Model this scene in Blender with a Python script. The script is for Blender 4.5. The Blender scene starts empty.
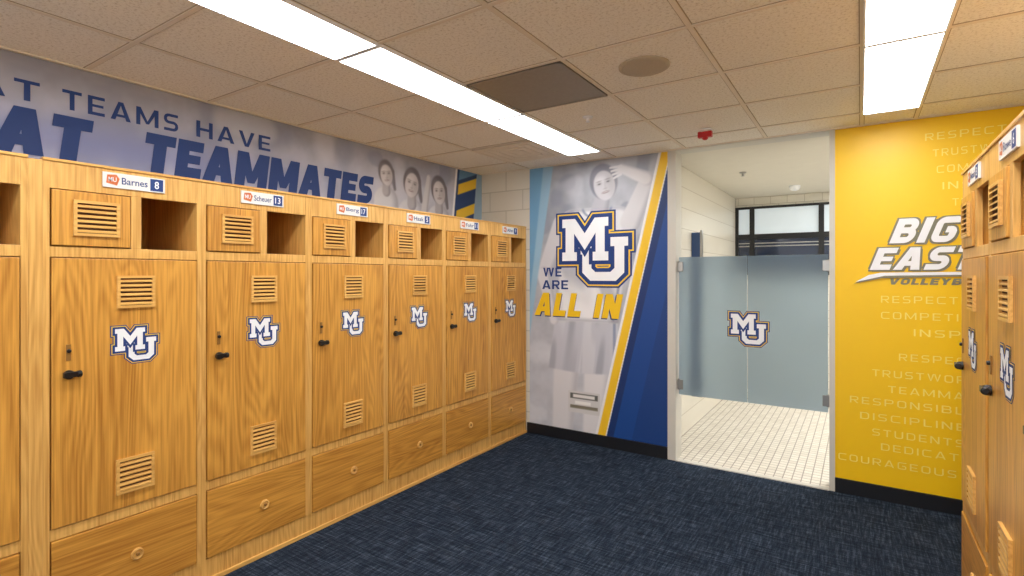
import bpy, math, random
import numpy as np
from mathutils import Vector, Matrix
random.seed(3)
S = bpy.context.scene
try:
    S.view_settings.view_transform = 'Standard'
    S.view_settings.look = 'None'
except Exception as e:
    print(e)

def lin(r, g, b):
    out = []
    for c in (r, g, b):
        c = c / 255.0
        out.append(c / 12.92 if c <= 0.04045 else ((c + 0.055) / 1.055) ** 2.4)
    return (out[0], out[1], out[2], 1.0)

# ------------------------------------------------------------ materials
def new_mat(name):
    m = bpy.data.materials.new(name)
    m.use_nodes = True
    nt = m.node_tree
    return m, nt, nt.nodes['Principled BSDF']

def plain(name, col, rough=0.5, metal=0.0, noise=0.04, nscale=8.0, emit=0.0):
    m, nt, b = new_mat(name)
    tc = nt.nodes.new('ShaderNodeTexCoord')
    n = nt.nodes.new('ShaderNodeTexNoise'); n.inputs['Scale'].default_value = nscale
    n.inputs['Detail'].default_value = 4
    nt.links.new(tc.outputs['Object'], n.inputs['Vector'])
    mx = nt.nodes.new('ShaderNodeMix'); mx.data_type = 'RGBA'
    a = tuple(max(0, c * (1 - noise)) for c in col[:3]) + (1,)
    c2 = tuple(min(1, c * (1 + noise)) for c in col[:3]) + (1,)
    mx.inputs[6].default_value = a; mx.inputs[7].default_value = c2
    nt.links.new(n.outputs['Fac'], mx.inputs[0])
    nt.links.new(mx.outputs[2], b.inputs['Base Color'])
    b.inputs['Roughness'].default_value = rough
    b.inputs['Metallic'].default_value = metal
    if emit > 0:
        b.inputs['Emission Color'].default_value = col
        b.inputs['Emission Strength'].default_value = emit
    return m

def oak(name, dark, light, horizontal=False):
    m, nt, b = new_mat(name)
    N, L = nt.nodes, nt.links
    tc = N.new('ShaderNodeTexCoord'); oi = N.new('ShaderNodeObjectInfo')
    mul = N.new('ShaderNodeMath'); mul.operation = 'MULTIPLY'; mul.inputs[1].default_value = 37.0
    L.new(oi.outputs['Random'], mul.inputs[0])
    add = N.new('ShaderNodeVectorMath'); add.operation = 'ADD'
    L.new(tc.outputs['Object'], add.inputs[0]); L.new(mul.outputs[0], add.inputs[1])
    def mp(sx, sz):
        k = N.new('ShaderNodeMapping')
        k.inputs['Scale'].default_value = (sz, sx, sx) if horizontal else (sx, sx, sz)
        L.new(add.outputs[0], k.inputs['Vector'])
        return k
    m1 = mp(1.0, 0.10)
    w = N.new('ShaderNodeTexNoise'); w.inputs['Scale'].default_value = 4.2
    w.inputs['Detail'].default_value = 2; w.inputs['Distortion'].default_value = 0.3
    L.new(m1.outputs[0], w.inputs['Vector'])
    r1 = N.new('ShaderNodeMath'); r1.operation = 'MULTIPLY'; r1.inputs[1].default_value = 165.0
    L.new(w.outputs['Fac'], r1.inputs[0])
    r2 = N.new('ShaderNodeMath'); r2.operation = 'SINE'; L.new(r1.outputs[0], r2.inputs[0])
    r3 = N.new('ShaderNodeMapRange'); r3.inputs[1].default_value = -1; r3.inputs[2].default_value = 1
    L.new(r2.outputs[0], r3.inputs[0])
    m2 = mp(120, 3.0)
    f = N.new('ShaderNodeTexNoise'); f.inputs['Scale'].default_value = 1.0; f.inputs['Detail'].default_value = 5
    L.new(m2.outputs[0], f.inputs['Vector'])
    m3 = mp(5, 0.6)
    g = N.new('ShaderNodeTexNoise'); g.inputs['Scale'].default_value = 1.0; g.inputs['Detail'].default_value = 3
    L.new(m3.outputs[0], g.inputs['Vector'])
    s1 = N.new('ShaderNodeMath'); s1.operation = 'MULTIPLY_ADD'; s1.inputs[1].default_value = 0.15
    L.new(r3.outputs[0], s1.inputs[0])
    s2 = N.new('ShaderNodeMath'); s2.operation = 'MULTIPLY_ADD'; s2.inputs[1].default_value = 0.80; s2.inputs[2].default_value = -0.06
    L.new(f.outputs['Fac'], s2.inputs[0]); L.new(s2.outputs[0], s1.inputs[2])
    s3 = N.new('ShaderNodeMath'); s3.operation = 'MULTIPLY_ADD'; s3.inputs[1].default_value = 0.45
    L.new(g.outputs['Fac'], s3.inputs[0]); L.new(s1.outputs[0], s3.inputs[2])
    cr = N.new('ShaderNodeValToRGB')
    cr.color_ramp.elements[0].position = 0.34; cr.color_ramp.elements[0].color = dark
    cr.color_ramp.elements[1].position = 0.80; cr.color_ramp.elements[1].color = light
    L.new(s3.outputs[0], cr.inputs[0]); L.new(cr.outputs[0], b.inputs['Base Color'])
    b.inputs['Roughness'].default_value = 0.33
    b.inputs['Specular IOR Level'].default_value = 0.45
    bp = N.new('ShaderNodeBump'); bp.inputs['Strength'].default_value = 0.06; bp.inputs['Distance'].default_value = 0.002
    L.new(s3.outputs[0], bp.inputs['Height']); L.new(bp.outputs[0], b.inputs['Normal'])
    return m

M = {}
M['oak_door'] = oak('oak_door', lin(160, 102, 36), lin(220, 162, 74))
M['oak_drawer'] = oak('oak_drawer', lin(158, 100, 36), lin(216, 158, 70), True)
M['oak_frame'] = oak('oak_frame', lin(186, 132, 62), lin(230, 182, 104))
M['oak_vent'] = oak('oak_vent', lin(196, 142, 70), lin(230, 182, 104), True)
M['louver_shade'] = plain('louver_shade', lin(84, 52, 24), 0.8)  # solid louver backing, coloured dark as the shade between slats
M['black'] = plain('black_plastic', lin(18, 18, 20), 0.35)
M['brass'] = plain('brass', lin(150, 110, 56), 0.4, 0.3)
M['metal'] = plain('brushed_metal', lin(170, 170, 168), 0.3, 0.9)
M['white'] = plain('white_vinyl', lin(240, 243, 248), 0.5)
M['navy'] = plain('navy_vinyl', lin(12, 54, 122), 0.55)
M['gold'] = plain('gold_vinyl', lin(246, 204, 60), 0.45)
M['goldtext'] = plain('gold_text_vinyl', lin(240, 196, 26), 0.45)
M['paleyel'] = plain('pale_yellow_vinyl', lin(252, 228, 112), 0.45)
M['greyv'] = plain('grey_vinyl', lin(128, 126, 104), 0.45)
M['orange'] = plain('orange_vinyl', lin(205, 110, 60), 0.45)
M['yellow_wall'] = plain('yellow_wall_vinyl', lin(246, 200, 12), 0.42, 0, 0.02, 1.5)
M['paint'] = plain('cream_paint', lin(224, 219, 206), 0.6)
M['trim'] = plain('light_trim', lin(205, 203, 194), 0.4)
M['basebd'] = plain('black_rubber_base', lin(20, 23, 30), 0.4)
M['plate'] = plain('nameplate_white', lin(226, 226, 224), 0.4)
M['red'] = plain('red_plastic', lin(190, 30, 30), 0.4)
M['vent_metal'] = plain('vent_metal', lin(146, 138, 126), 0.5, 0, .15, 60)
M['speaker'] = plain('speaker_grille', lin(180, 168, 146), 0.6, 0, .15, 120)
M['tbar'] = plain('ceiling_tbar', lin(232, 222, 206), 0.5)
M['reveal_shade'] = plain('ceiling_reveal_shade', lin(168, 152, 128), 0.8)  # shadow lines along the T-bars, put in as darker strips
M['darkglass'] = plain('dark_window_glass', lin(28, 40, 62), 0.1)
M['glowglass'] = plain('glowing_window_glass', lin(190, 200, 205), 0.3, emit=0.5)  # frosted panes; their brightness is put in as emission
M['bluepanel'] = plain('blue_partition', lin(44, 76, 126), 0.3)

def frosted():
    m, nt, b = new_mat('frosted_glass')
    tc = nt.nodes.new('ShaderNodeTexCoord')
    n = nt.nodes.new('ShaderNodeTexNoise'); n.inputs['Scale'].default_value = 350
    nt.links.new(tc.outputs['Object'], n.inputs['Vector'])
    bp = nt.nodes.new('ShaderNodeBump'); bp.inputs['Strength'].default_value = 0.1
    nt.links.new(n.outputs['Fac'], bp.inputs['Height']); nt.links.new(bp.outputs[0], b.inputs['Normal'])
    b.inputs['Base Color'].default_value = lin(172, 192, 208)
    b.inputs['Roughness'].default_value = 0.36
    b.inputs['Transmission Weight'].default_value = 0.84
    b.inputs['IOR'].default_value = 1.2
    return m
M['frost'] = frosted()

def emis():
    m, nt, b = new_mat('fluorescent_lens')
    b.inputs['Base Color'].default_value = (0.9, 0.9, 0.9, 1)
    b.inputs['Emission Color'].default_value = (0.985, 0.98, 0.975, 1)
    b.inputs['Emission Strength'].default_value = 13.5
    return m
M['lens'] = emis()

def carpet():
    m, nt, b = new_mat('carpet'); N, L = nt.nodes, nt.links
    tc = N.new('ShaderNodeTexCoord')
    def nz(s, sc):
        k = N.new('ShaderNodeMapping'); k.inputs['Scale'].default_value = s
        L.new(tc.outputs['Object'], k.inputs['Vector'])
        n = N.new('ShaderNodeTexNoise'); n.inputs['Scale'].default_value = sc; n.inputs['Detail'].default_value = 4
        n.inputs['Roughness'].default_value = 0.7
        L.new(k.outputs[0], n.inputs['Vector']); return n
    a = nz((5, 80, 1), 1.0); c = nz((80, 7, 1), 1.0); d = nz((1, 1, 1), 280)
    m1 = N.new('ShaderNodeMath'); m1.operation = 'ADD'
    L.new(a.outputs['Fac'], m1.inputs[0]); L.new(c.outputs['Fac'], m1.inputs[1])
    m2 = N.new('ShaderNodeMath'); m2.operation = 'ADD'
    L.new(m1.outputs[0], m2.inputs[0]); L.new(d.outputs['Fac'], m2.inputs[1])
    m3 = N.new('ShaderNodeMath'); m3.operation = 'MULTIPLY'; m3.inputs[1].default_value = 0.333
    L.new(m2.outputs[0], m3.inputs[0])
    cr = N.new('ShaderNodeValToRGB')
    e = cr.color_ramp.elements
    e[0].position = 0.40; e[0].color = lin(15, 21, 31)
    e[1].position = 0.62; e[1].color = lin(80, 94, 112)
    x = e.new(0.5); x.color = lin(31, 41, 56)
    L.new(m3.outputs[0], cr.inputs[0]); L.new(cr.outputs[0], b.inputs['Base Color'])
    b.inputs['Roughness'].default_value = 0.95
    b.inputs['Specular IOR Level'].default_value = 0.1
    bp = N.new('ShaderNodeBump'); bp.inputs['Strength'].default_value = 0.5; bp.inputs['Distance'].default_value = 0.004
    L.new(m3.outputs[0], bp.inputs['Height']); L.new(bp.outputs[0], b.inputs['Normal'])
    return m
M['carpet'] = carpet()

def ceiling_tile():
    m, nt, b = new_mat('acoustic_tile'); N, L = nt.nodes, nt.links
    tc = N.new('ShaderNodeTexCoord')
    n = N.new('ShaderNodeTexNoise'); n.inputs['Scale'].default_value = 75; n.inputs['Detail'].default_value = 5
    n.inputs['Roughness'].default_value = .75
    L.new(tc.outputs['Object'], n.inputs['Vector'])
    cr = N.new('ShaderNodeValToRGB'); e = cr.color_ramp.elements
    e[0].position = 0.32; e[0].color = lin(204, 196, 182)
    e[1].position = 0.50; e[1].color = lin(246, 242, 233)
    L.new(n.outputs['Fac'], cr.inputs[0]); L.new(cr.outputs[0], b.inputs['Base Color'])
    b.inputs['Roughness'].default_value = 0.9
    bp = N.new('ShaderNodeBump'); bp.inputs['Strength'].default_value = 0.3; bp.inputs['Distance'].default_value = 0.003
    L.new(n.outputs['Fac'], bp.inputs['Height']); L.new(bp.outputs[0], b.inputs['Normal'])
    return m
M['tile'] = ceiling_tile()

def bricks(name, c1, c2, mortar, w, h, ms, offset, rot=(0, 0, 0), rough=0.3):
    m, nt, b = new_mat(name); N, L = nt.nodes, nt.links
    tc = N.new('ShaderNodeTexCoord')
    k = N.new('ShaderNodeMapping'); k.inputs['Rotation'].default_value = rot
    L.new(tc.outputs['Object'], k.inputs['Vector'])
    br = N.new('ShaderNodeTexBrick'); br.offset = offset
    br.inputs['Scale'].default_value = 1.0
    br.inputs['Color1'].default_value = c1; br.inputs['Color2'].default_value = c2
    br.inputs['Mortar'].default_value = mortar
    br.inputs['Brick Width'].default_value = w; br.inputs['Row Height'].default_value = h
    br.inputs['Mortar Size'].default_value = ms
    L.new(k.outputs[0], br.inputs['Vector'])
    L.new(br.outputs['Color'], b.inputs['Base Color'])
    bp = N.new('ShaderNodeBump'); bp.inputs['Strength'].default_value = 0.5; bp.inputs['Distance'].default_value = -0.003
    L.new(br.outputs['Fac'], bp.inputs['Height']); L.new(bp.outputs[0], b.inputs['Normal'])
    b.inputs['Roughness'].default_value = rough
    return m
M['block'] = bricks('painted_block', lin(224, 219, 206), lin(219, 213, 200), lin(198, 192, 178), 0.4, 0.2, 0.006, 0.5, (math.radians(-90), 0, 0), 0.5)
M['floortile'] = bricks('floor_tile', lin(226, 221, 210), lin(212, 206, 194), lin(146, 138, 126), 0.062, 0.062, 0.004, 0.0)
M['walltile'] = bricks('wall_tile', lin(228, 223, 210), lin(224, 219, 205), lin(190, 182, 166), 0.2, 0.1, 0.003, 0.5, (math.radians(-90), 0, 0), .25)
M['walltile_side'] = bricks('wall_tile_side', lin(228, 223, 210), lin(224, 219, 205), lin(190, 182, 166), 0.2, 0.1, 0.003, 0.5, (math.radians(-90), 0, math.radians(90)), .25)

def attr_mat():
    m, nt, b = new_mat('printed_mural')
    a = nt.nodes.new('ShaderNodeAttribute'); a.attribute_name = 'Col'
    nt.links.new(a.outputs['Color'], b.inputs['Base Color'])
    b.inputs['Roughness'].default_value = 0.5
    return m
M['print'] = attr_mat()

# ------------------------------------------------------------ mesh builder
class MB:
    def __init__(s): s.v = []; s.f = []; s.m = []; s.mats = []
    def mi(s, k):
        if k not in s.mats: s.mats.append(k)
        return s.mats.index(k)
    def box(s, x0, x1, y0, y1, z0, z1, k):
        n = len(s.v); i = s.mi(k)
        s.v += [(x0, y0, z0), (x1, y0, z0), (x1, y1, z0), (x0, y1, z0), (x0, y0, z1), (x1, y0, z1), (x1, y1, z1), (x0, y1, z1)]
        for f in ((0, 3, 2, 1), (4, 5, 6, 7), (0, 1, 5, 4), (1, 2, 6, 5), (2, 3, 7, 6), (3, 0, 4, 7)):
            s.f.append(tuple(n + q for q in f)); s.m.append(i)
    def hexa(s, pts, k):
        n = len(s.v); i = s.mi(k); s.v += pts
        for f in ((0, 3, 2, 1), (4, 5, 6, 7), (0, 1, 5, 4), (1, 2, 6, 5), (2, 3, 7, 6), (3, 0, 4, 7)):
            s.f.append(tuple(n + q for q in f)); s.m.append(i)
    def cyl(s, c, axis, prof, k, seg=24):
        i = s.mi(k); n = len(s.v)
        ax = Vector(axis).normalized()
        t = Vector((0, 0, 1)) if abs(ax.z) < .9 else Vector((1, 0, 0))
        e1 = ax.cross(t).normalized(); e2 = ax.cross(e1)
        for r, o in prof:
            for q in range(seg):
                a = 2 * math.pi * q / seg
                p = Vector(c) + ax * o + e1 * (r * math.cos(a)) + e2 * (r * math.sin(a))
                s.v.append(tuple(p))
        for j in range(len(prof) - 1):
            for q in range(seg):
                q2 = (q + 1) % seg
                s.f.append((n + j * seg + q, n + j * seg + q2, n + (j + 1) * seg + q2, n + (j + 1) * seg + q)); s.m.append(i)
        s.f.append(tuple(n + q for q in range(seg))[::-1]); s.m.append(i)
        s.f.append(tuple(n + (len(prof) - 1) * seg + q for q in range(seg))); s.m.append(i)
    def poly(s, pts, e, k):
        n = len(s.v); i = s.mi(k)
        s.v += [(a, -e, b) for a, b in pts]
        s.f.append(tuple(range(n, n + len(pts)))); s.m.append(i)
    def tris(s, vs, fs, e, k):
        n = len(s.v); i = s.mi(k)
        s.v += [(a, -e, b) for a, b in vs]
        for f in fs: s.f.append(tuple(n + q for q in f)); s.m.append(i)
    def layered(s, vs, fs, e, k, inc=2.5e-5):
        # every stroke piece sits a hair in front of the previous one (no coplanar overlaps)
        i = s.mi(k)
        for j, f in enumerate(fs):
            n = len(s.v); s.v += [(vs[q][0], -(e + inc * j), vs[q][1]) for q in f]
            s.f.append(tuple(range(n, n + len(f)))); s.m.append(i)
    def mesh(s, name):
        me = bpy.data.meshes.new(name)
        me.from_pydata(s.v, [], s.f)
        for k in s.mats: me.materials.append(M[k])
        me.polygons.foreach_set('material_index', s.m)
        me.update(); return me
def obj(name, data, parent=None, loc=(0, 0, 0), rz=0, bevel=0):
    o = bpy.data.objects.new(name, data)
    S.collection.objects.link(o)
    o.location = loc; o.rotation_euler = (0, 0, rz)
    if parent: o.parent = parent
    if bevel:
        b = o.modifiers.new('bevel', 'BEVEL'); b.width = bevel; b.segments = 2; b.limit_method = 'ANGLE'
    return o

# block lettering -----------------------------------------------------------
def fillet(P, r, closed=False):
    out = []; n = len(P)
    for i in range(n):
        if not closed and i in (0, n - 1): out.append(P[i]); continue
        p0, p1, p2 = Vector(P[i - 1]), Vector(P[i]), Vector(P[(i + 1) % n])
        a = (p0 - p1).normalized(); b = (p2 - p1).normalized()
        rr = min(r, (p0 - p1).length * .49, (p2 - p1).length * .49)
        c = p1 + a * rr + b * rr
        for k in range(7):
            t = k / 6 * math.pi / 2
            out.append(tuple(c - b * rr * math.cos(t) - a * rr * math.sin(t)))
    return out
def stroke(P, t, closed=False):
    n = len(P); L_, R_ = [], []
    for i in range(n):
        p = Vector(P[i])
        a = (p - Vector(P[i - 1])) if (i > 0 or closed) else (Vector(P[1]) - p)
        b = (Vector(P[(i + 1) % n]) - p) if (i < n - 1 or closed) else a
        a = a.normalized() if a.length > 1e-7 else b.normalized(); b = b.normalized() if b.length > 1e-7 else a
        n1 = Vector((-a.y, a.x)); n2 = Vector((-b.y, b.x)); m = n1 + n2
        m = m / max(.4, m.dot(m)) * 2
        L_.append(tuple(p + m * t / 2)); R_.append(tuple(p - m * t / 2))
    return [[L_[i], L_[(i + 1) % n], R_[(i + 1) % n], R_[i]] for i in range(n if closed else n - 1)]
def rect(a, b, c, d): return [(a, c), (b, c), (b, d), (a, d)]
def glyph(ch, t):
    w = {'I': t, 'M': 1.12, 'W': 1.35, 'E': .74, 'F': .70, 'L': .70, 'T': .80, 'S': .80}.get(ch, .86)
    if ch == ' ': return [], .45
    h = t * .82
    l, r, b, T, m = t / 2, w - t / 2, h / 2, 1 - h / 2, .5
    R = max(t * .55, .2)
    st = rect(0, t, 0, 1)
    if ch == 'I': return [st], w
    if ch == 'H': return [st, rect(w - t, w, 0, 1), rect(0, w, .5 - h / 2, .5 + h / 2)], w
    if ch == 'E': return [st, rect(0, w, 0, h), rect(0, w, 1 - h, 1), rect(0, w * .92, .5 - h * .42, .5 + h * .42)], w
    if ch == 'F': return [st, rect(0, w, 1 - h, 1), rect(0, w * .92, .47 - h / 2, .47 + h / 2)], w
    if ch == 'L': return [st, rect(0, w, 0, h)], w
    if ch == 'T': return [rect(0, w, 1 - h, 1), rect(w / 2 - t / 2, w / 2 + t / 2, 0, 1)], w
    if ch in 'AV':
        w2 = w * 1.1; c = w2 / 2
        q = [[(0, 0), (t * 1.08, 0), (c + t * .3, 1), (c - t * .58, 1)], [(w2, 0), (w2 - t * 1.08, 0), (c - t * .3, 1), (c + t * .58, 1)]]
        if ch == 'A': q.append(rect(w2 * .22, w2 * .78, .18, .18 + h * .85))
        else: q = [[(x, 1 - y) for x, y in p] for p in q]
        return q, w2
    if ch == 'M':
        c = w / 2
        return [st, rect(w - t, w, 0, 1), [(0, 1), (t * 1.1, 1), (c + t * .35, .1), (c - t * .35, .1)], [(w, 1), (w - t * 1.1, 1), (c - t * .35, .1), (c + t * .35, .1)]], w
    if ch == 'W':
        q = []
        for o in (0, w / 2 - t * .1):
            e = w / 2 + t * .1; c = o + e / 2
            q += [[(o, 1), (o + t, 1), (c + t * .35, 0), (c - t * .35, 0)], [(o + e, 1), (o + e - t, 1), (c - t * .35, 0), (c + t * .35, 0)]]
        return q, w
    if ch == 'N': return [st, rect(w - t, w, 0, 1), [(0, 1), (t * 1.1, 1), (w, 0), (w - t * 1.1, 0)]], w
    if ch == 'Y':
        c = w / 2
        return [rect(c - t / 2, c + t / 2, 0, .5), [(0, 1), (t * 1.05, 1), (c + t / 2, .42), (c - t / 2, .42)], [(w, 1), (w - t * 1.05, 1), (c - t / 2, .42), (c + t / 2, .42)]], w
    if ch == 'O': return stroke(fillet([(l, b), (r, b), (r, T), (l, T)], R, True), (t + h) / 2, True), w
    if ch == 'U': return stroke(fillet([(l, 1), (l, b), (r, b), (r, 1)], R), t * .95), w
    if ch == 'C': return stroke(fillet([(w, T), (l, T), (l, b), (w, b)], R), h), w
    if ch == 'G': return stroke(fillet([(w, T), (l, T), (l, b), (r, b), (r, .5), (w * .52, .5)], min(R, .16)), h), w
    if ch == 'S': return stroke(fillet([(w * .97, T), (l, T), (l, .5), (r, .5), (r, b), (w * .03, b)], .19), h), w
    if ch == 'D': return [st] + stroke(fillet([(l, T), (r, T), (r, b), (l, b)], .26), h), w
    if ch == 'P': return [st] + stroke(fillet([(l, T), (r, T), (r, .44), (l, .44)], .2), h), w
    if ch == 'R': return [st] + stroke(fillet([(l, T), (r, T), (r, .46), (l, .46)], .2), h) + [[(w * .38, .46), (w * .38 + t, .46), (w, 0), (w - t * 1.15, 0)]], w
    if ch == 'B': return [st] + stroke(fillet([(l, T), (r - .03, T), (r - .03, .52), (l, .52)], .18), h) + stroke(fillet([(l, .52), (r, .52), (r, b), (l, b)], .2), h), w
    return [], .4
def block(body, a0, a1, b0, b1, t=.25, gap=.10, shear=0.0):
    vs, fs = [], []; x = 0
    for ch in body:
        g, w = glyph(ch, t)
        for p in g:
            n = len(vs); vs += [(x + px, py) for px, py in p]; fs.append(tuple(range(n, n + len(p))))
        x += w + gap
    tot = x - gap; H_ = b1 - b0
    sx = (a1 - a0 - shear * H_) / tot
    return [(a0 + px * sx + shear * py * H_, b0 + py * H_) for px, py in vs], fs

# MU monogram ---------------------------------------------------------
Mp = [(0, 1), (.21, 1), (.365, .76), (.52, 1), (.73, 1), (.73, .86), (.675, .86), (.675, .46), (.73, .46), (.73, .32), (.49, .32), (.49, .46), (.535, .46), (.535, .76),
      (.365, .49), (.195, .76), (.195, .46), (.24, .46), (.24, .32), (0, .32), (0, .46), (.055, .46), (.055, .86), (0, .86)]
Up = [(.27, .42), (.27, .55), (.47, .55), (.47, .20), (.53, .14), (.76, .14), (.82, .20), (.82, .54), (.76, .54), (.76, .68), (1.02, .68), (1.02, .54), (.965, .54), (.965, .13), (.84, 0), (.45, 0), (.325, .13), (.325, .42)]
def offs(P, d):
    n = len(P); A = sum(P[i][0] * P[(i + 1) % n][1] - P[(i + 1) % n][0] * P[i][1] for i in range(n))
    if A < 0: P = P[::-1]
    out = []
    for i in range(n):
        p0, p1, p2 = Vector(P[i - 1]), Vector(P[i]), Vector(P[(i + 1) % n])
        a = (p1 - p0).normalized(); b = (p2 - p1).normalized()
        n1 = Vector((a.y, -a.x)); n2 = Vector((b.y, -b.x))
        m = n1 + n2
        m = m / max(0.35, m.dot(m)) * 2 if m.length > 1e-6 else n1
        out.append(tuple(p1 + m * d))
    return out
def logo(mb, cx, cz, w, h, e, st):
    for P, z0 in ((Up, 0), (Mp, .4)):
        for d, k, z in ((.108, 'navy', 1), (.082, 'gold', 2)):
            Q = offs(P, d)
            mb.poly([(cx + (a - .51) * w / 1.2, cz + (b - .5) * h / 1.2) for a, b in Q], e + st * (z + z0), k)
    for P, z0 in ((Up, 0), (Mp, 2)):
        for d, k, z in ((.060, 'navy', 3), (0, 'white', 4)):
            Q = offs(P, d)
            mb.poly([(cx + (a - .51) * w / 1.2, cz + (b - .5) * h / 1.2) for a, b in Q], e + st * (z + z0), k)

def text_geo(body, a0, a1, b0, b1):
    cu = bpy.data.curves.new('t', 'FONT'); cu.body = body; cu.resolution_u = 3; cu.fill_mode = 'BOTH'; cu.offset = .01
    o = bpy.data.objects.new('t', cu); S.collection.objects.link(o)
    dg = bpy.context.evaluated_depsgraph_get()
    me = bpy.data.meshes.new_from_object(o.evaluated_get(dg))
    vs = [(v.co.x, v.co.y) for v in me.vertices]; fs = [tuple(p.vertices) for p in me.polygons]
    bpy.data.objects.remove(o); bpy.data.curves.remove(cu); bpy.data.meshes.remove(me)
    xs = [v[0] for v in vs]; ys = [v[1] for v in vs]
    x0, x1, y0, y1 = min(xs), max(xs), min(ys), max(ys)
    return [(a0 + (x - x0) / (x1 - x0) * (a1 - a0), b0 + (y - y0) / (y1 - y0) * (b1 - b0)) for x, y in vs], fs

# ------------------------------------------------------------ room shell
H = 2.6; XL = -3.305; XR = 0.96; YB = 4.44
def room(name, x0, x1, y0, y1, z0, z1, k):
    mb = MB(); mb.box(x0, x1, y0, y1, z0, z1, k); return obj(name, mb.mesh(name))
room('floor', XL - .1, XR + .1, -2.6, YB, -0.1, 0, 'carpet')
ceil = room('ceiling', XL - .1, XR + .1, -2.6, YB, H, H + .1, 'tile')
room('wall_left', XL - .1, XL, -2.6, YB + .15, 0, H, 'paint')
room('wall_right', XR, XR + .1, -2.6, YB, 0, H, 'paint')
OX0, OX1 = -1.285, -0.185
room('wall_back_left', XL, OX0 - .01, YB, YB + .15, 0, H, 'block')
room('wall_back_right', OX1 + .01, 1.8, YB, YB + .15, 0, H, 'block')
room('trim_1', -1.352, OX0, YB - .012, YB + .16, 0, H, 'trim')
room('trim_2', OX1, -0.15, YB - .012, YB + .16, 0, H, 'trim')
room('trim_3', OX0, OX1, YB - .01, YB + .15, H - .012, H, 'trim')
room('trim_4', OX0, OX1, YB - .02, YB + .03, 0, .008, 'trim')
room('baseboard_back_left', -2.74, -1.352, YB - .016, YB, 0, .10, 'basebd')
room('baseboard_back_right', -.15, XR, YB - .016, YB, 0, .10, 'basebd')
room('baseboard_right', XR - .014, XR, 3.25, YB - .016, 0, .10, 'basebd')

# ceiling grid
mb = MB()
gx = [.01 - .61 * k for k in range(0, 4)] + [-2.12 - .61 * k for k in range(0, 2)] + [.31, .92]
gy = [4.10 - .61 * k for k in range(0, 11)]
for x in gx:
    mb.box(x - .015, x + .015, -2.6, YB, H - .002, H, 'reveal_shade'); mb.box(x - .011, x + .011, -2.6, YB, H - .005, H - .001, 'tbar')
for y in gy:
    mb.box(XL, XR, y - .015, y + .015, H - .0021, H, 'reveal_shade'); mb.box(XL, XR, y - .011, y + .011, H - .0048, H - .001, 'tbar')
mb.box(XL, XL + .022, -2.6, YB, H - .008, H, 'tbar')
mb.box(XL, XR, YB - .022, YB, H - .0075, H, 'tbar')
obj('ceiling_grid', mb.mesh('ceiling_grid'), ceil)

def fixture(x0, x1, y0, y1):
    mb = MB()
    t = .008; zb = H - .018
    mb.box(x0, x1, y0, y0 + t, zb, H - .001, 'white'); mb.box(x0, x1, y1 - t, y1, zb, H - .001, 'white')
    mb.box(x0, x0 + t, y0 + t, y1 - t, zb, H - .001, 'white'); mb.box(x1 - t, x1, y0 + t, y1 - t, zb, H - .001, 'white')
    mb.box(x0 + t, x1 - t, y0 + t, y1 - t, zb + .002, H - .001, 'lens')
    obj('ceiling_light', mb.mesh('ceiling_light'))
for k in range(5):
    y1 = 4.10 - 1.22 * k
    fixture(-2.112, -1.812, y1 - 1.214, y1 - .006)
    fixture(.012, .308, y1 - 1.214, y1 - .006)

def diffuser(x0, x1, y0, y1, rings, mat):
    mb = MB(); z = H - .012
    mb.box(x0, x1, y0, y1, H - .008, H - .0005, mat)
    cx, cy = (x0 + x1) / 2, (y0 + y1) / 2; hw = (x1 - x0) / 2
    for r in rings:
        o = hw * r; t = .014
        mb.box(cx - o, cx + o, cy - o, cy - o + t, z, H - .005, mat); mb.box(cx - o, cx + o, cy + o - t, cy + o, z, H - .005, mat)
        mb.box(cx - o, cx - o + t, cy - o, cy + o, z, H - .005, mat); mb.box(cx + o - t, cx + o, cy - o, cy + o, z, H - .005, mat)
    obj('ceiling_air_vent', mb.mesh('ceiling_air_vent'))
diffuser(-1.805, -1.225, 2.285, 2.865, (1.0,), 'vent_metal')
diffuser(-2.715, -2.135, 3.505, 4.085, (1.0, .75, .5, .25), 'tbar')
mb = MB(); mb.cyl((-.905, 2.575, H - .0005), (0, 0, -1), [(.125, 0), (.125, .008), (.112, .014), (.105, .011), (.02, .014)], 'speaker', 40)
obj('ceiling_speaker', mb.mesh('ceiling_speaker'))
mb = MB(); mb.cyl((-.932, 3.94, H - .001), (0, 0, -1), [(.045, 0), (.045, .010), (.03, .02)], 'white'); mb.box(-.980, -.884, 3.92, 3.96, H - .060, H - .018, 'red')
mb.cyl((-.932, 3.94, H - .058), (0, 0, -1), [(.018, 0), (.022, .010), (.010, .020)], 'red')
obj('fire_alarm', mb.mesh('fire_alarm'), bevel=.003)
mb = MB(); mb.cyl((-1.508, 3.2, H - .001), (0, 0, -1), [(.035, 0), (.03, .008), (.012, .012), (.008, .03), (.016, .032), (.012, .036)], 'white')
obj('ceiling_sprinkler', mb.mesh('ceiling_sprinkler'))

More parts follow.
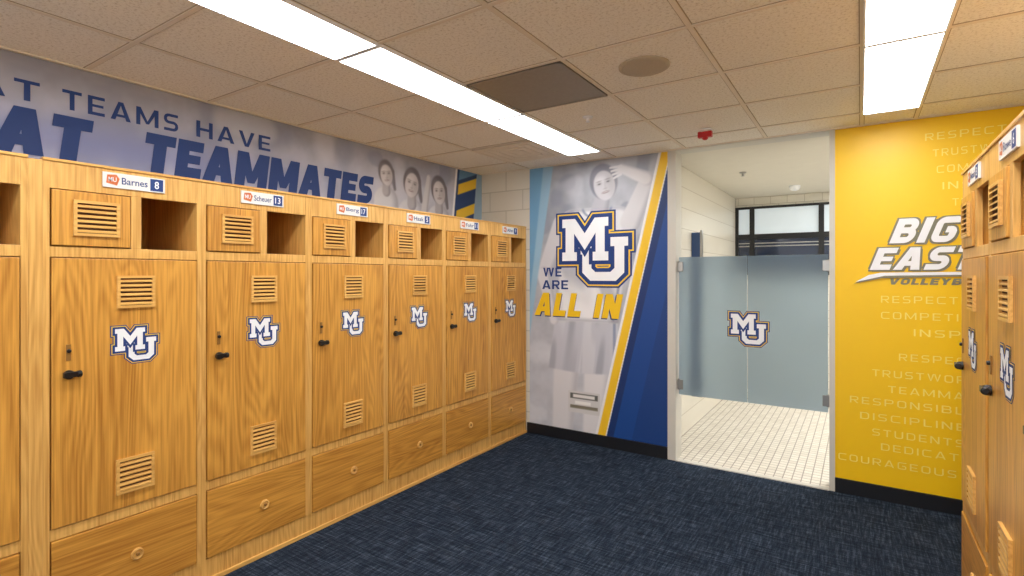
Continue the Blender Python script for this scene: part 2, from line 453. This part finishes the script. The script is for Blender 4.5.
# ------------------------------------------------------------ lockers
W = .615; D = .55; TOP = 2.015; SW = .0225
def louver(mb, cx, cz, w, h, yf, n=7):
    x0, x1, z0, z1 = cx - w / 2, cx + w / 2, cz - h / 2, cz + h / 2; t = .012
    mb.box(x0 + t, x1 - t, yf - .002, yf + .001, z0 + t, z1 - t, 'louver_shade')
    mb.box(x0, x1, yf - .011, yf + .001, z1 - t, z1, 'oak_vent'); mb.box(x0, x1, yf - .011, yf + .001, z0, z0 + t, 'oak_vent')
    mb.box(x0, x0 + t, yf - .011, yf + .001, z0 + t, z1 - t, 'oak_vent'); mb.box(x1 - t, x1, yf - .011, yf + .001, z0 + t, z1 - t, 'oak_vent')
    ih = (z1 - z0 - 2 * t) / n
    for i in range(n):
        a = z0 + t + i * ih
        p = a + ih * .12; q = a + ih * .5
        mb.hexa([(x0 + t, yf - .011, p), (x1 - t, yf - .011, p), (x1 - t, yf - .001, q), (x0 + t, yf - .001, q),
                 (x0 + t, yf - .011, p + .006), (x1 - t, yf - .011, p + .006), (x1 - t, yf - .001, q + .005), (x0 + t, yf - .001, q + .005)], 'oak_vent')

mb = MB()
mb.box(0, SW, 0, D, 0, TOP, 'oak_frame'); mb.box(W - SW, W, 0, D, 0, TOP, 'oak_frame')
mb.box(SW, W - SW, D - .012, D, .1, TOP - .02, 'oak_door')
mb.box(SW, W - SW, .02, D - .012, TOP - .02, TOP, 'oak_frame')
mb.box(SW, W - SW, .02, D - .012, 1.65, 1.668, 'oak_door')
mb.box(SW, W - SW, .02, D - .012, .47, .488, 'oak_door')
mb.box(SW, W - SW, .02, D - .012, .10, .118, 'oak_door')
mb.box(.318, .336, .02, D - .012, 1.668, TOP - .02, 'oak_door')
mb.box(SW, W - SW, 0, .02, 1.905, TOP, 'oak_frame')
mb.box(SW, W - SW, 0, .02, 1.624, 1.668, 'oak_frame')
mb.box(SW, W - SW, 0, .02, .463, .508, 'oak_frame')
mb.box(SW, W - SW, 0, .02, 0, .118, 'oak_frame')
mb.box(.308, .35, 0, .02, 1.668, 1.905, 'oak_frame')
mb.box(0, W, -.012, 0, 0, .022, 'oak_vent')
mb.box(0, W, -.006, .03, TOP, TOP + .012, 'oak_vent')
me_carc = mb.mesh('locker_carcass')
YF = -.008
mb = MB(); mb.box(SW + .004, W - SW - .004, YF, .012, .512, 1.62, 'oak_door'); me_door = mb.mesh('locker_door')
mb = MB()
louver(mb, .325, 1.475, .15, .145, YF, 6); louver(mb, .322, .655, .15, .155, YF, 6); me_lv = mb.mesh('locker_louvers')
mb = MB(); mb.box(SW + .005, .304, YF, .012, 1.672, 1.901, 'oak_door'); me_sd = mb.mesh('locker_small_door')
mb = MB(); louver(mb, .178, 1.79, .165, .15, YF, 6); me_sl = mb.mesh('small_louver')
mb = MB(); mb.box(SW + .004, W - SW - .004, YF, .012, .122, .459, 'oak_drawer'); me_dr = mb.mesh('locker_drawer')
mb = MB()
mb.cyl((.33, YF, .285), (0, -1, 0), [(.026, 0), (.026, .006), (.02, .009), (.017, .005)], 'oak_vent', 28)
mb.cyl((.33, YF - .005, .285), (0, -1, 0), [(.008, 0), (.008, .005), (.005, .007)], 'brass', 16)
me_kn = mb.mesh('drawer_lock')
mb = MB()
mb.box(.072, .088, YF - .004, YF, 1.195, 1.262, 'brass'); mb.cyl((.080, YF - .004, 1.235), (0, -1, 0), [(.008, 0), (.008, .008), (.006, .010)], 'black', 16)
mb.cyl((.080, YF - .001, 1.137), (0, -1, 0), [(.019, 0), (.019, .012), (.015, .022)], 'black', 24)
mb.box(.058, .108, YF - .030, YF - .012, 1.127, 1.149, 'black')
mb.cyl((.104, YF - .021, 1.138), (1, 0, 0), [(.014, 0), (.014, .012), (.010, .016)], 'black', 20)
me_lk = mb.mesh('locker_latch')
mb = MB(); logo(mb, .325, 1.238, .192, .175, -YF + .0002, .0005); me_lg = mb.mesh('logo_decal')
names = ['Moss 4', 'Hart 2', 'Barnes 8', 'Scheuer 13', 'Berg 17', 'Haak 5', 'Fohr 11', 'Allen 9', 'Nash 3', 'Rowe 6', 'Pratt 12', 'Dodd 7', 'Lane 10', 'Kerr 14']
def nameplate(i):
    nm, num = names[i % len(names)].split()
    mb = MB(); a0, a1, b0, b1 = .20, .445, 1.935, 2.0
    mb.box(a0, a1, -.008, 0, b0, b1, 'plate')
    mb.poly([(a0 + .012, b0 + .018), (a0 + .052, b0 + .010), (a0 + .062, b0 + .040), (a0 + .05, b0 + .058), (a0 + .015, b0 + .054)], .0085, 'orange')
    v, f = text_geo('MU', a0 + .02, a0 + .05, b0 + .025, b0 + .045); mb.tris(v, f, .009, 'white')
    v, f = text_geo(nm, a0 + .070, a0 + .172, b0 + .018, b0 + .048); mb.tris(v, f, .0085, 'navy')
    mb.poly([(a1 - .062, b0 + .005), (a1 - .008, b0 + .005), (a1 - .008, b1 - .005), (a1 - .062, b1 - .005)], .0085, 'navy')
    v, f = text_geo(num, a1 - .044 if len(num) == 1 else a1 - .052, a1 - .026 if len(num) == 1 else a1 - .02, b0 + .016, b0 + .050); mb.tris(v, f, .009, 'white')
    return mb.mesh('nameplate')
def locker(loc, rz, i, filler=False):
    e = bpy.data.objects.new('wooden_locker', None); S.collection.objects.link(e)
    e.location = loc; e.rotation_euler = (0, 0, rz)
    obj('carcass', me_carc, e, bevel=.0015)
    obj('door', me_door, e, bevel=.003); obj('door_louvers', me_lv, e)
    obj('cubby_door', me_sd, e, bevel=.003); obj('cubby_louvers', me_sl, e)
    obj('drawer', me_dr, e, bevel=.003); obj('drawer_lock', me_kn, e)
    obj('latch', me_lk, e, bevel=.002); obj('logo', me_lg, e)
    obj('nameplate', nameplate(i), e)
    if filler:
        mb = MB(); mb.box(W, W + .045, 0, .05, 0, TOP, 'oak_frame'); mb.box(W, W + .045, -.012, 0, 0, .022, 'oak_vent')
        obj('filler_post', mb.mesh('filler_post'), e, bevel=.0015)
R90 = math.radians(90)
for k in range(6):
    locker((-2.75, .735 + .6145 * k, 0), R90, k + 2)
for k in range(2):
    locker((-2.75, .735 - .045 - .615 * (k + 1), 0), R90, 1 - k, filler=(k == 0))
for k in range(5):
    locker((.40, 3.215 - .6155 * k, 0), -R90, k + 8)

# ------------------------------------------------------------ murals
def sm(e0, e1, x):
    t = np.clip((x - e0) / (e1 - e0), 0, 1); return t * t * (3 - 2 * t)
def capsule(X, Z, p, q, r0, r1):
    px, pz = p; qx, qz = q; dx, dz = qx - px, qz - pz
    t = np.clip(((X - px) * dx + (Z - pz) * dz) / (dx * dx + dz * dz), 0, 1)
    return np.hypot(X - px - t * dx, Z - pz - t * dz) - (r0 + (r1 - r0) * t)
def ell(X, Z, c, rx, rz, rot=0):
    x = X - c[0]; z = Z - c[1]; cs, sn = math.cos(rot), math.sin(rot)
    a = x * cs + z * sn; b = -x * sn + z * cs
    return (np.hypot(a / rx, b / rz) - 1) * min(rx, rz)
def quad(X, Z, P):
    d = np.full(X.shape, -9.0)
    for i in range(len(P)):
        (x0, z0), (x1, z1) = P[i], P[(i + 1) % len(P)]
        l = math.hypot(x1 - x0, z1 - z0)
        d = np.maximum(d, ((X - x0) * (z1 - z0) - (Z - z0) * (x1 - x0)) / l)
    return d
def vnoise(X, Z, s, seed):
    rg = np.random.RandomState(seed); G = rg.rand(64, 64)
    x = X * s; z = Z * s; xi = np.floor(x).astype(int); zi = np.floor(z).astype(int)
    fx = x - xi; fz = z - zi; fx = fx * fx * (3 - 2 * fx); fz = fz * fz * (3 - 2 * fz)
    g = lambda a, b: G[a % 64, b % 64]
    return (g(xi, zi) * (1 - fx) + g(xi + 1, zi) * fx) * (1 - fz) + (g(xi, zi + 1) * (1 - fx) + g(xi + 1, zi + 1) * fx) * fz
def paint_mesh(name, a0, a1, b0, b1, res, fn):
    na = int((a1 - a0) / res) + 1; nb = int((b1 - b0) / res) + 1
    A, B = np.meshgrid(np.linspace(a0, a1, na), np.linspace(b0, b1, nb))
    C = fn(A, B) / 255.0
    C = np.clip(C, 0, 1); C = np.where(C <= .04045, C / 12.92, ((C + .055) / 1.055) ** 2.4)
    vs = np.stack([A.ravel(), np.zeros(A.size), B.ravel()], 1).tolist()
    fs = [(j * na + i, j * na + i + 1, (j + 1) * na + i + 1, (j + 1) * na + i) for j in range(nb - 1) for i in range(na - 1)]
    me = bpy.data.meshes.new(name); me.from_pydata(vs, [], fs)
    at = me.color_attributes.new('Col', 'FLOAT_COLOR', 'POINT')
    rgba = np.concatenate([C.reshape(-1, 3), np.ones((A.size, 1))], 1).astype(np.float32)
    at.data.foreach_set('color', rgba.ravel()); me.materials.append(M['print']); me.update()
    return me
def mixc(C, col, w):
    return C * (1 - w[..., None]) + np.array(col, float) * w[..., None]
def aa(d, s=.006): return 1 - sm(-s, s, d)
def limb(C, X, Z, p, q, r0, r1, lt, dk, s=.012, k=1.0):
    d = capsule(X, Z, p, q, r0, r1)
    w = aa(d, s) * k
    C = mixc(C, lt, w)
    d2 = capsule(X, Z, (p[0] - r0 * .35, p[1]), (q[0] - r1 * .35, q[1]), r0 * .75, r1 * .75)
    return mixc(C, dk, w * sm(-.01, r0 * .6, d2) * .8)
def face(C, X, Z, c, r, rot=0, hair=(96, 92, 100), skin=(205, 202, 206), k=1.0):
    cs, sn = math.cos(rot), math.sin(rot)
    def P(u, v): return (c[0] + r * (u * cs - v * sn), c[1] + r * (u * sn + v * cs))
    C = mixc(C, hair, aa(ell(X, Z, P(0, .16), r * .86, r * 1.06, rot), .012) * k)
    C = mixc(C, tuple(h + 30 for h in hair), aa(ell(X, Z, P(-.35, .7), r * .3, r * .25, rot), .04) * .7 * k)
    C = mixc(C, skin, aa(ell(X, Z, P(0, -.08), r * .66, r * .88, rot), .008) * k)
    C = mixc(C, tuple(s - 42 for s in skin), aa(ell(X, Z, P(.42, -.2), r * .28, r * .62, rot), .035) * .6 * k)
    C = mixc(C, tuple(min(240, s + 20) for s in skin), aa(ell(X, Z, P(-.2, .3), r * .3, r * .22, rot), .03) * .6 * k)
    for sx in (-1, 1):
        C = mixc(C, tuple(s - 60 for s in skin), aa(ell(X, Z, P(sx * .28, .1), r * .17, r * .10, rot), .012) * .6 * k)
        C = mixc(C, (74, 70, 78), aa(ell(X, Z, P(sx * .28, .08), r * .09, r * .035, rot), .004) * .8 * k)
        C = mixc(C, (110, 104, 110), aa(ell(X, Z, P(sx * .28, .24), r * .16, r * .03, rot), .005) * .6 * k)
    C = mixc(C, tuple(s - 45 for s in skin), aa(ell(X, Z, P(.06, -.12), r * .05, r * .2, rot), .012) * .5 * k)
    C = mixc(C, tuple(s - 60 for s in skin), aa(ell(X, Z, P(.02, -.27), r * .11, r * .04, rot), .006) * .6 * k)
    C = mixc(C, (120, 100, 106), aa(ell(X, Z, P(0, -.48), r * .22, r * .07, rot), .006) * .8 * k)
    C = mixc(C, (232, 230, 232), aa(ell(X, Z, P(0, -.465), r * .16, r * .03, rot), .004) * .7 * k)
    return C

def mu_panel(X, Z):
    base = 176 + 22 * (vnoise(X, Z, 2.5, 1) - .5) + 16 * (vnoise(X, Z, 9, 2) - .5) + 7 * (vnoise(X, Z, 30, 3) - .5)
    base = base + 14 * sm(1.5, .4, Z) - 10 * sm(1.9, 2.5, Z)
    C = np.stack([base - 1, base + 3, base + 13], -1)
    C = mixc(C, (140, 146, 162), sm(.55, .8, vnoise(X, Z, 7, 5)) * sm(1.2, 2.0, Z) * .7)
    C = mixc(C, (220, 223, 230), sm(.62, .85, vnoise(X, Z, 5, 15)) * .4)
    lt = (219, 221, 226); md = (178, 181, 192); dk = (140, 144, 157)
    # legs
    C = limb(C, X, Z, (-2.31, .75), (-2.36, .0), .135, .10, (214, 214, 219), (176, 178, 188), .02)
    C = limb(C, X, Z, (-1.99, .75), (-2.04, .0), .135, .10, (220, 220, 225), (180, 182, 192), .02)
    # shorts
    t = np.minimum(quad(X, Z, [(-2.50, .66), (-2.17, .64), (-2.10, 1.22), (-2.42, 1.22)]), quad(X, Z, [(-2.15, .64), (-1.81, .66), (-1.80, 1.22), (-2.14, 1.22)]))
    w = aa(t, .012); fold = vnoise(X * 4 - Z * .6, Z * .5, 3, 31)
    C = mixc(C, (192, 195, 206), w); C = mixc(C, (158, 162, 176), w * sm(.5, .8, fold) * .8); C = mixc(C, (214, 216, 223), w * sm(.4, .2, fold) * .6)
    C = mixc(C, (120, 132, 164), aa(capsule(X, Z, (-1.83, 1.16), (-1.83, .68), .014, .014), .008) * .7)
    # jersey
    t = np.minimum(quad(X, Z, [(-2.43, 1.12), (-1.79, 1.12), (-1.62, 2.0), (-2.40, 2.0)]), capsule(X, Z, (-2.24, 2.0), (-1.80, 2.0), .16, .16))
    w = aa(t, .012); C = mixc(C, lt, w)
    fold = vnoise(X * 3 + Z, Z * .6, 3, 21)
    C = mixc(C, md, w * sm(.5, .8, fold) * .9); C = mixc(C, (238, 239, 243), w * sm(.45, .2, fold) * .7)
    C = mixc(C, dk, w * sm(-.05, 0, t) * .55)
    C = mixc(C, (120, 132, 164), aa(capsule(X, Z, (-1.70, 1.98), (-1.84, 1.15), .012, .012), .008) * .7)
    C = mixc(C, (120, 132, 164), aa(np.abs(ell(X, Z, (-2.0, 2.17), .14, .10)) - .009, .006) * .7 * (1 - sm(2.14, 2.18, Z)))
    # arms
    C = limb(C, X, Z, (-2.36, 2.02), (-2.56, 1.56), .10, .07, (206, 206, 212), (160, 162, 174))
    C = limb(C, X, Z, (-2.56, 1.56), (-2.44, 1.12), .07, .045, (210, 210, 216), (164, 166, 178))
    C = limb(C, X, Z, (-1.68, 2.02), (-1.53, 2.36), .095, .07, (210, 210, 215), (160, 162, 174))
    C = limb(C, X, Z, (-1.95, 2.22), (-1.98, 2.10), .075, .09, (180, 181, 190), (146, 148, 160))
    C = face(C, X, Z, (-1.93, 2.37), .155, .22, (120, 122, 136), (212, 211, 216), .85)
    C = limb(C, X, Z, (-1.53, 2.38), (-1.76, 2.49), .06, .04, (216, 215, 219), (168, 169, 180))
    for i in range(4):
        C = mixc(C, (216, 215, 219), aa(capsule(X, Z, (-1.77, 2.515 - i * .024), (-1.87 + .012 * i, 2.51 - i * .032), .013, .009), .006))
    def rc(C, x0, x1, z0, z1, col):
        w = aa(np.maximum(np.maximum(x0 - X, X - x1), np.maximum(z0 - Z, Z - z1)), .004); return mixc(C, col, w)
    C = rc(C, -2.29, -1.97, .27, .47, (206, 206, 208)); C = rc(C, -2.27, -1.99, .40, .45, (90, 92, 90))
    C = rc(C, -2.24, -2.02, .41, .44, (225, 225, 225)); C = rc(C, -2.27, -1.99, .31, .34, (120, 116, 100)); C = rc(C, -2.22, -2.06, .35, .38, (235, 235, 235))
    d = X - (-2.45 - (2.6 - Z) * .16)
    C = mixc(C, (150, 190, 216), aa(d, .01) * (.92))
    C = mixc(C, (112, 164, 204), aa(X - (-2.56 - (2.6 - Z) * .12), .01) * .9)
    le = -1.405 - (2.6 - Z) * .234
    C = mixc(C, (236, 236, 240), 1 - aa(X - (le - .024), .004))
    C = mixc(C, (242, 196, 36), 1 - aa(X - le, .004))
    C = mixc(C, (240, 240, 240), 1 - aa(X - (le + .075), .003))
    C = mixc(C, (8, 46, 104), 1 - aa(X - (le + .085), .003))
    C = mixc(C, (8, 66, 140), 1 - aa(X - (le + .15), .004))
    C = mixc(C, (10, 58, 126), 1 - aa(X - (le + .32), .004))
    return C
mur = bpy.data.objects.new('team_wall_mural', None); S.collection.objects.link(mur); mur.location = (0, YB - .006, 0)
mb = MB(); mb.box(-2.715, -1.354, .001, .006, .102, H - .01, 'white'); obj('backing', mb.mesh('mural_backing'), mur)
obj('print', paint_mesh('mural_print', -2.715, -1.354, .102, H - .01, .0065, mu_panel), mur)
mb = MB(); logo(mb, -2.025, 1.785, .765, .69, .001, .001)
def put(txt, a0, a1, b0, b1, k, e=.003, **kw):
    v, f = block(txt, a0, a1, b0, b1, **kw); mb.layered(v, f, e, k)
put('WE', -2.56, -2.36, 1.535, 1.62, 'navy', .003, t=.22, gap=.16)
put('ARE', -2.57, -2.29, 1.415, 1.50, 'navy', .003, t=.22, gap=.16)
put('ALL IN', -2.65, -1.757, 1.15, 1.37, 'navy', .0015, t=.32, gap=.13, shear=.2)
put('ALL IN', -2.66, -1.745, 1.16, 1.38, 'goldtext', .0045, t=.31, gap=.13, shear=.2)
obj('lettering', mb.mesh('mural_lettering'), mur)

def top_mural(Y, Z):
    b = 184 + 24 * (vnoise(Y, Z, 2.0, 7) - .5) + 12 * (vnoise(Y, Z, 10, 8) - .5) + 6 * (vnoise(Y, Z, 40, 9) - .5) - 22 * sm(2.35, 2.6, Z)
    C = np.stack([b - 2, b, b + 15], -1)
    C = mixc(C, (136, 142, 166), sm(.55, .8, vnoise(Y, Z, 6, 11)) * .55)
    C = mixc(C, (222, 224, 232), sm(.6, .8, vnoise(Y, Z, 4, 12)) * .4)
    g = np.exp(-((Z - 2.22) / .13) ** 2) * (1 - sm(1.2, 2.8, Y) * .8) * (1 - sm(2.95, 3.1, Y))
    C = mixc(C, (116, 128, 192), g * .6)
    for (c, r, rt) in (((3.10, 2.39), .10, .15), ((3.76, 2.33), .125, .12), ((3.40, 2.35), .125, -.18)):
        C = limb(C, Y, Z, (c[0], c[1] - r * 2.3), (c[0], c[1] - .6), r * 1.35, r * 1.5, (214, 215, 222), (156, 158, 172), .012)
        C = limb(C, Y, Z, (c[0], c[1] - r * .6), (c[0], c[1] - r * 1.4), r * .38, r * .45, (182, 180, 188), (140, 138, 148), .008)
        C = limb(C, Y, Z, (c[0] + r * .6, c[1] + r * .3), (c[0] + r * .95, c[1] - r * 1.1), r * .28, r * .12, (114, 112, 122), (92, 90, 100), .012)
        C = face(C, Y, Z, c, r, rt, (106, 102, 110), (212, 208, 212))
    C = limb(C, Y, Z, (3.55, 2.08), (3.62, 2.44), .045, .03, (208, 207, 212), (150, 150, 160), .008)
    le = 4.0 + (Z - 2.3) * .12
    C = mixc(C, (240, 240, 242), 1 - aa(Y - (le - .03), .005))
    C = mixc(C, (30, 62, 112), 1 - aa(Y - le, .005))
    u = Z - (Y - 4.1) * .35
    C = mixc(C, (236, 196, 50), (1 - aa(Y - (le + .03), .005)) * aa(np.abs(u - 2.16) - .05, .005))
    C = mixc(C, (236, 196, 50), (1 - aa(Y - (le + .03), .005)) * aa(np.abs(u - 2.41) - .05, .005))
    C = mixc(C, (96, 140, 180), (1 - aa(Y - (le + .03), .005)) * (1 - aa(u - 2.5, .005)))
    C = mixc(C, (150, 178, 200), 1 - aa(Y - (le + .31), .005))
    return C
hm = bpy.data.objects.new('headline_wall_mural', None); S.collection.objects.link(hm)
hm.location = (XL + .006, 0, 0); hm.rotation_euler = (0, 0, R90)
mb = MB(); mb.box(-1.2, 4.43, .001, .006, 1.95, H - .01, 'white'); obj('backing', mb.mesh('mural_backing'), hm)
obj('print', paint_mesh('mural_print', -1.2, 4.43, 1.95, H - .01, .008, top_mural), hm)
mb = MB()
put('HAVE', 1.588, 2.06, 2.375, 2.472, 'navy', t=.20, gap=.26)
put('TEAMS', .956, 1.489, 2.375, 2.472, 'navy', t=.20, gap=.26)
put('GREAT', .26, .87, 2.375, 2.472, 'navy', t=.20, gap=.26)
put('TEAMMATES', 1.30, 2.965, 2.122, 2.342, 'navy', t=.34, gap=.06, shear=.12)
put('GREAT', .16, 1.085, 2.122, 2.342, 'navy', t=.34, gap=.06, shear=.12)
obj('lettering', mb.mesh('headline_lettering'), hm)

ym = bpy.data.objects.new('yellow_wall_mural', None); S.collection.objects.link(ym); ym.location = (0, YB - .006, 0)
mb = MB(); mb.box(-.15, XR, 0, .006, .102, H - .01, 'yellow_wall'); obj('panel', mb.mesh('yellow_panel'), ym)
mb = MB()
rows = [('RESPECTFUL', .36, .93, 2.44), ('TRUSTWORTHY', .40, .93, 2.33), ('COMPETITIVE', .42, .93, 2.22), ('INSPIRED', .45, .9, 2.11), ('TEAMMATES', .5, .93, 2.0),
        ('RESPECTFUL', .12, .70, 1.36), ('COMPETITIVE', .12, .75, 1.25), ('INSPIRED', .30, .80, 1.14), ('RESPECTFUL', .22, .80, .97), ('TRUSTWORTHY', .07, .75, .85),
        ('TEAMMATES', .16, .74, .745), ('RESPONSIBLE', -.06, .62, .65), ('DISCIPLINED', .0, .64, .545), ('STUDENTS', .07, .56, .44), ('DEDICATED', .12, .66, .345), ('COURAGEOUS', -.13, .52, .235)]
for tx, a0, a1, b in rows: put(tx, a0, a1, b, b + .047, 'paleyel', .0005, t=.15, gap=.33)
for i, (dx, dz) in enumerate(((-.010, .008), (.010, .008), (.012, -.012), (-.010, -.010))):
    put('BIG', .165 + dx, .56 + dx, 1.765 + dz, 1.93 + dz, 'greyv', .0012 + .0015 * i, t=.30, gap=.12, shear=.35)
    put('EAST', .055 + dx, .66 + dx, 1.585 + dz, 1.735 + dz, 'greyv', .0012 + .0015 * i, t=.30, gap=.12, shear=.35)
put('BIG', .165, .56, 1.765, 1.93, 'white', .0085, t=.30, gap=.12, shear=.35)
put('EAST', .055, .66, 1.585, 1.735, 'white', .0085, t=.30, gap=.12, shear=.35)
mb.poly([(-.03, 1.50), (.05, 1.55), (.12, 1.566), (.72, 1.572), (.72, 1.554), (.14, 1.545)], .011, 'white')
mb.poly([(-.04, 1.488), (.05, 1.535), (.14, 1.545), (.72, 1.554), (.72, 1.545), (.12, 1.528)], .0105, 'greyv')
put('VOLLEYBALL', .16, .72, 1.485, 1.527, 'greyv', .003, t=.3, gap=.16, shear=.3)
obj('lettering', mb.mesh('yellow_lettering'), ym)

# ------------------------------------------------------------ shower room
room('floor_shower', -1.55, 1.8, YB, 7.9, -.1, 0, 'floortile')
room('ceiling_shower', -1.55, 1.8, YB + .15, 7.9, H, H + .1, 'paint')
room('wall_shower_left', -1.55, -1.43, YB + .15, 7.9, 0, H, 'walltile_side')
room('wall_shower_right', 1.8, 1.9, YB, 7.9, 0, H, 'walltile_side')
room('wall_shower_back', -1.43, 1.8, 7.78, 7.9, 0, H, 'walltile')
mb = MB()
x0, x1, z0, z1 = -1.43, .9, 1.55, 2.47; y = 7.775
def bar(a, b, c, d, k='black', yy=.04): mb.box(a, b, y - yy, y, c, d, k)
bar(x0, x1, z0, z0 + .04); bar(x0, x1, z1 - .03, z1); bar(x0, x0 + .04, z0 + .04, z1 - .03); bar(x1 - .04, x1, z0 + .04, z1 - .03); bar(x0 + .04, x1 - .04, 2.03, 2.10, yy=.035)
for x in (-1.22, -.41, .3): bar(x - .03, x + .03, z0 + .04, z1 - .03, yy=.038)
mb.box(x0 + .04, x1 - .04, y - .012, y - .004, 2.10, z1 - .03, 'glowglass')
mb.box(x0 + .04, x1 - .04, y - .012, y - .004, z0 + .04, 2.03, 'darkglass')
for z in (1.93, 1.97): mb.box(x0 + .04, x1 - .04, y - .02, y - .013, z, z + .014, 'metal')
obj('window_1', mb.mesh('window_1'))
mb = MB(); mb.box(-1.43, -1.335, 5.48, 5.51, .32, 1.98, 'bluepanel'); mb.box(-1.345, -1.325, 5.47, 5.52, .32, 2.0, 'metal'); obj('shower_partition', mb.mesh('shower_partition'), bevel=.002)
mb = MB(); mb.cyl((-.64, 7.0, H - .001), (0, 0, -1), [(.06, 0), (.06, .02), (.045, .05), (.02, .06)], 'white'); obj('smoke_detector', mb.mesh('smoke_detector'))
mb = MB(); mb.cyl((-1.0, 5.8, H - .001), (0, 0, -1), [(.035, 0), (.03, .01), (.012, .014), (.01, .035), (.02, .04)], 'metal'); obj('ceiling_sprinkler', mb.mesh('ceiling_sprinkler2'))
fixture(.15, .75, 4.9, 6.1); fixture(.15, .75, 6.3, 7.5); fixture(.95, 1.35, 4.9, 6.1); fixture(.95, 1.35, 6.3, 7.5)  # unseen fixtures, added out of view to brighten the shower room

def gdoor(x0, x1, hx, sgn):
    e = bpy.data.objects.new('frosted_glass_door', None); S.collection.objects.link(e); e.location = (0, YB + .05, 0)
    mb = MB(); mb.box(x0, x1, 0, .010, .545, 1.70, 'frost'); obj('glass', mb.mesh('glass'), e, bevel=.002)
    mb = MB()
    for z in (1.62, .63):
        mb.box(min(hx, hx + sgn * .045), max(hx, hx + sgn * .045), -.010, .020, z - .04, z + .04, 'metal')
        mb.cyl((hx + sgn * .008, .005, z - .045), (0, 0, 1), [(.013, 0), (.013, .09)], 'metal', 16)
    obj('hinges', mb.mesh('hinges'), e, bevel=.002)
    return e
d1 = gdoor(-1.275, -.743, -1.285, 1); d2 = gdoor(-.739, -.195, -.185, -1)
mb = MB(); logo(mb, -.735, 1.125, .30, .28, .0005, .0006); obj('logo', mb.mesh('door_logo'), d2)

# ------------------------------------------------------------ world, camera
w = bpy.data.worlds.new('World'); S.world = w; w.use_nodes = True
w.node_tree.nodes['Background'].inputs[0].default_value = (1.0, .97, .94, 1)
w.node_tree.nodes['Background'].inputs[1].default_value = 1.7
cam = bpy.data.cameras.new('camera'); co = bpy.data.objects.new('camera', cam); S.collection.objects.link(co)
co.location = (0, 0, 1.55); co.rotation_euler = (math.radians(90), 0, math.radians(33.4))
cam.sensor_width = 36; cam.lens = 18.56; cam.shift_y = -.0127; cam.clip_start = .02
S.camera = co
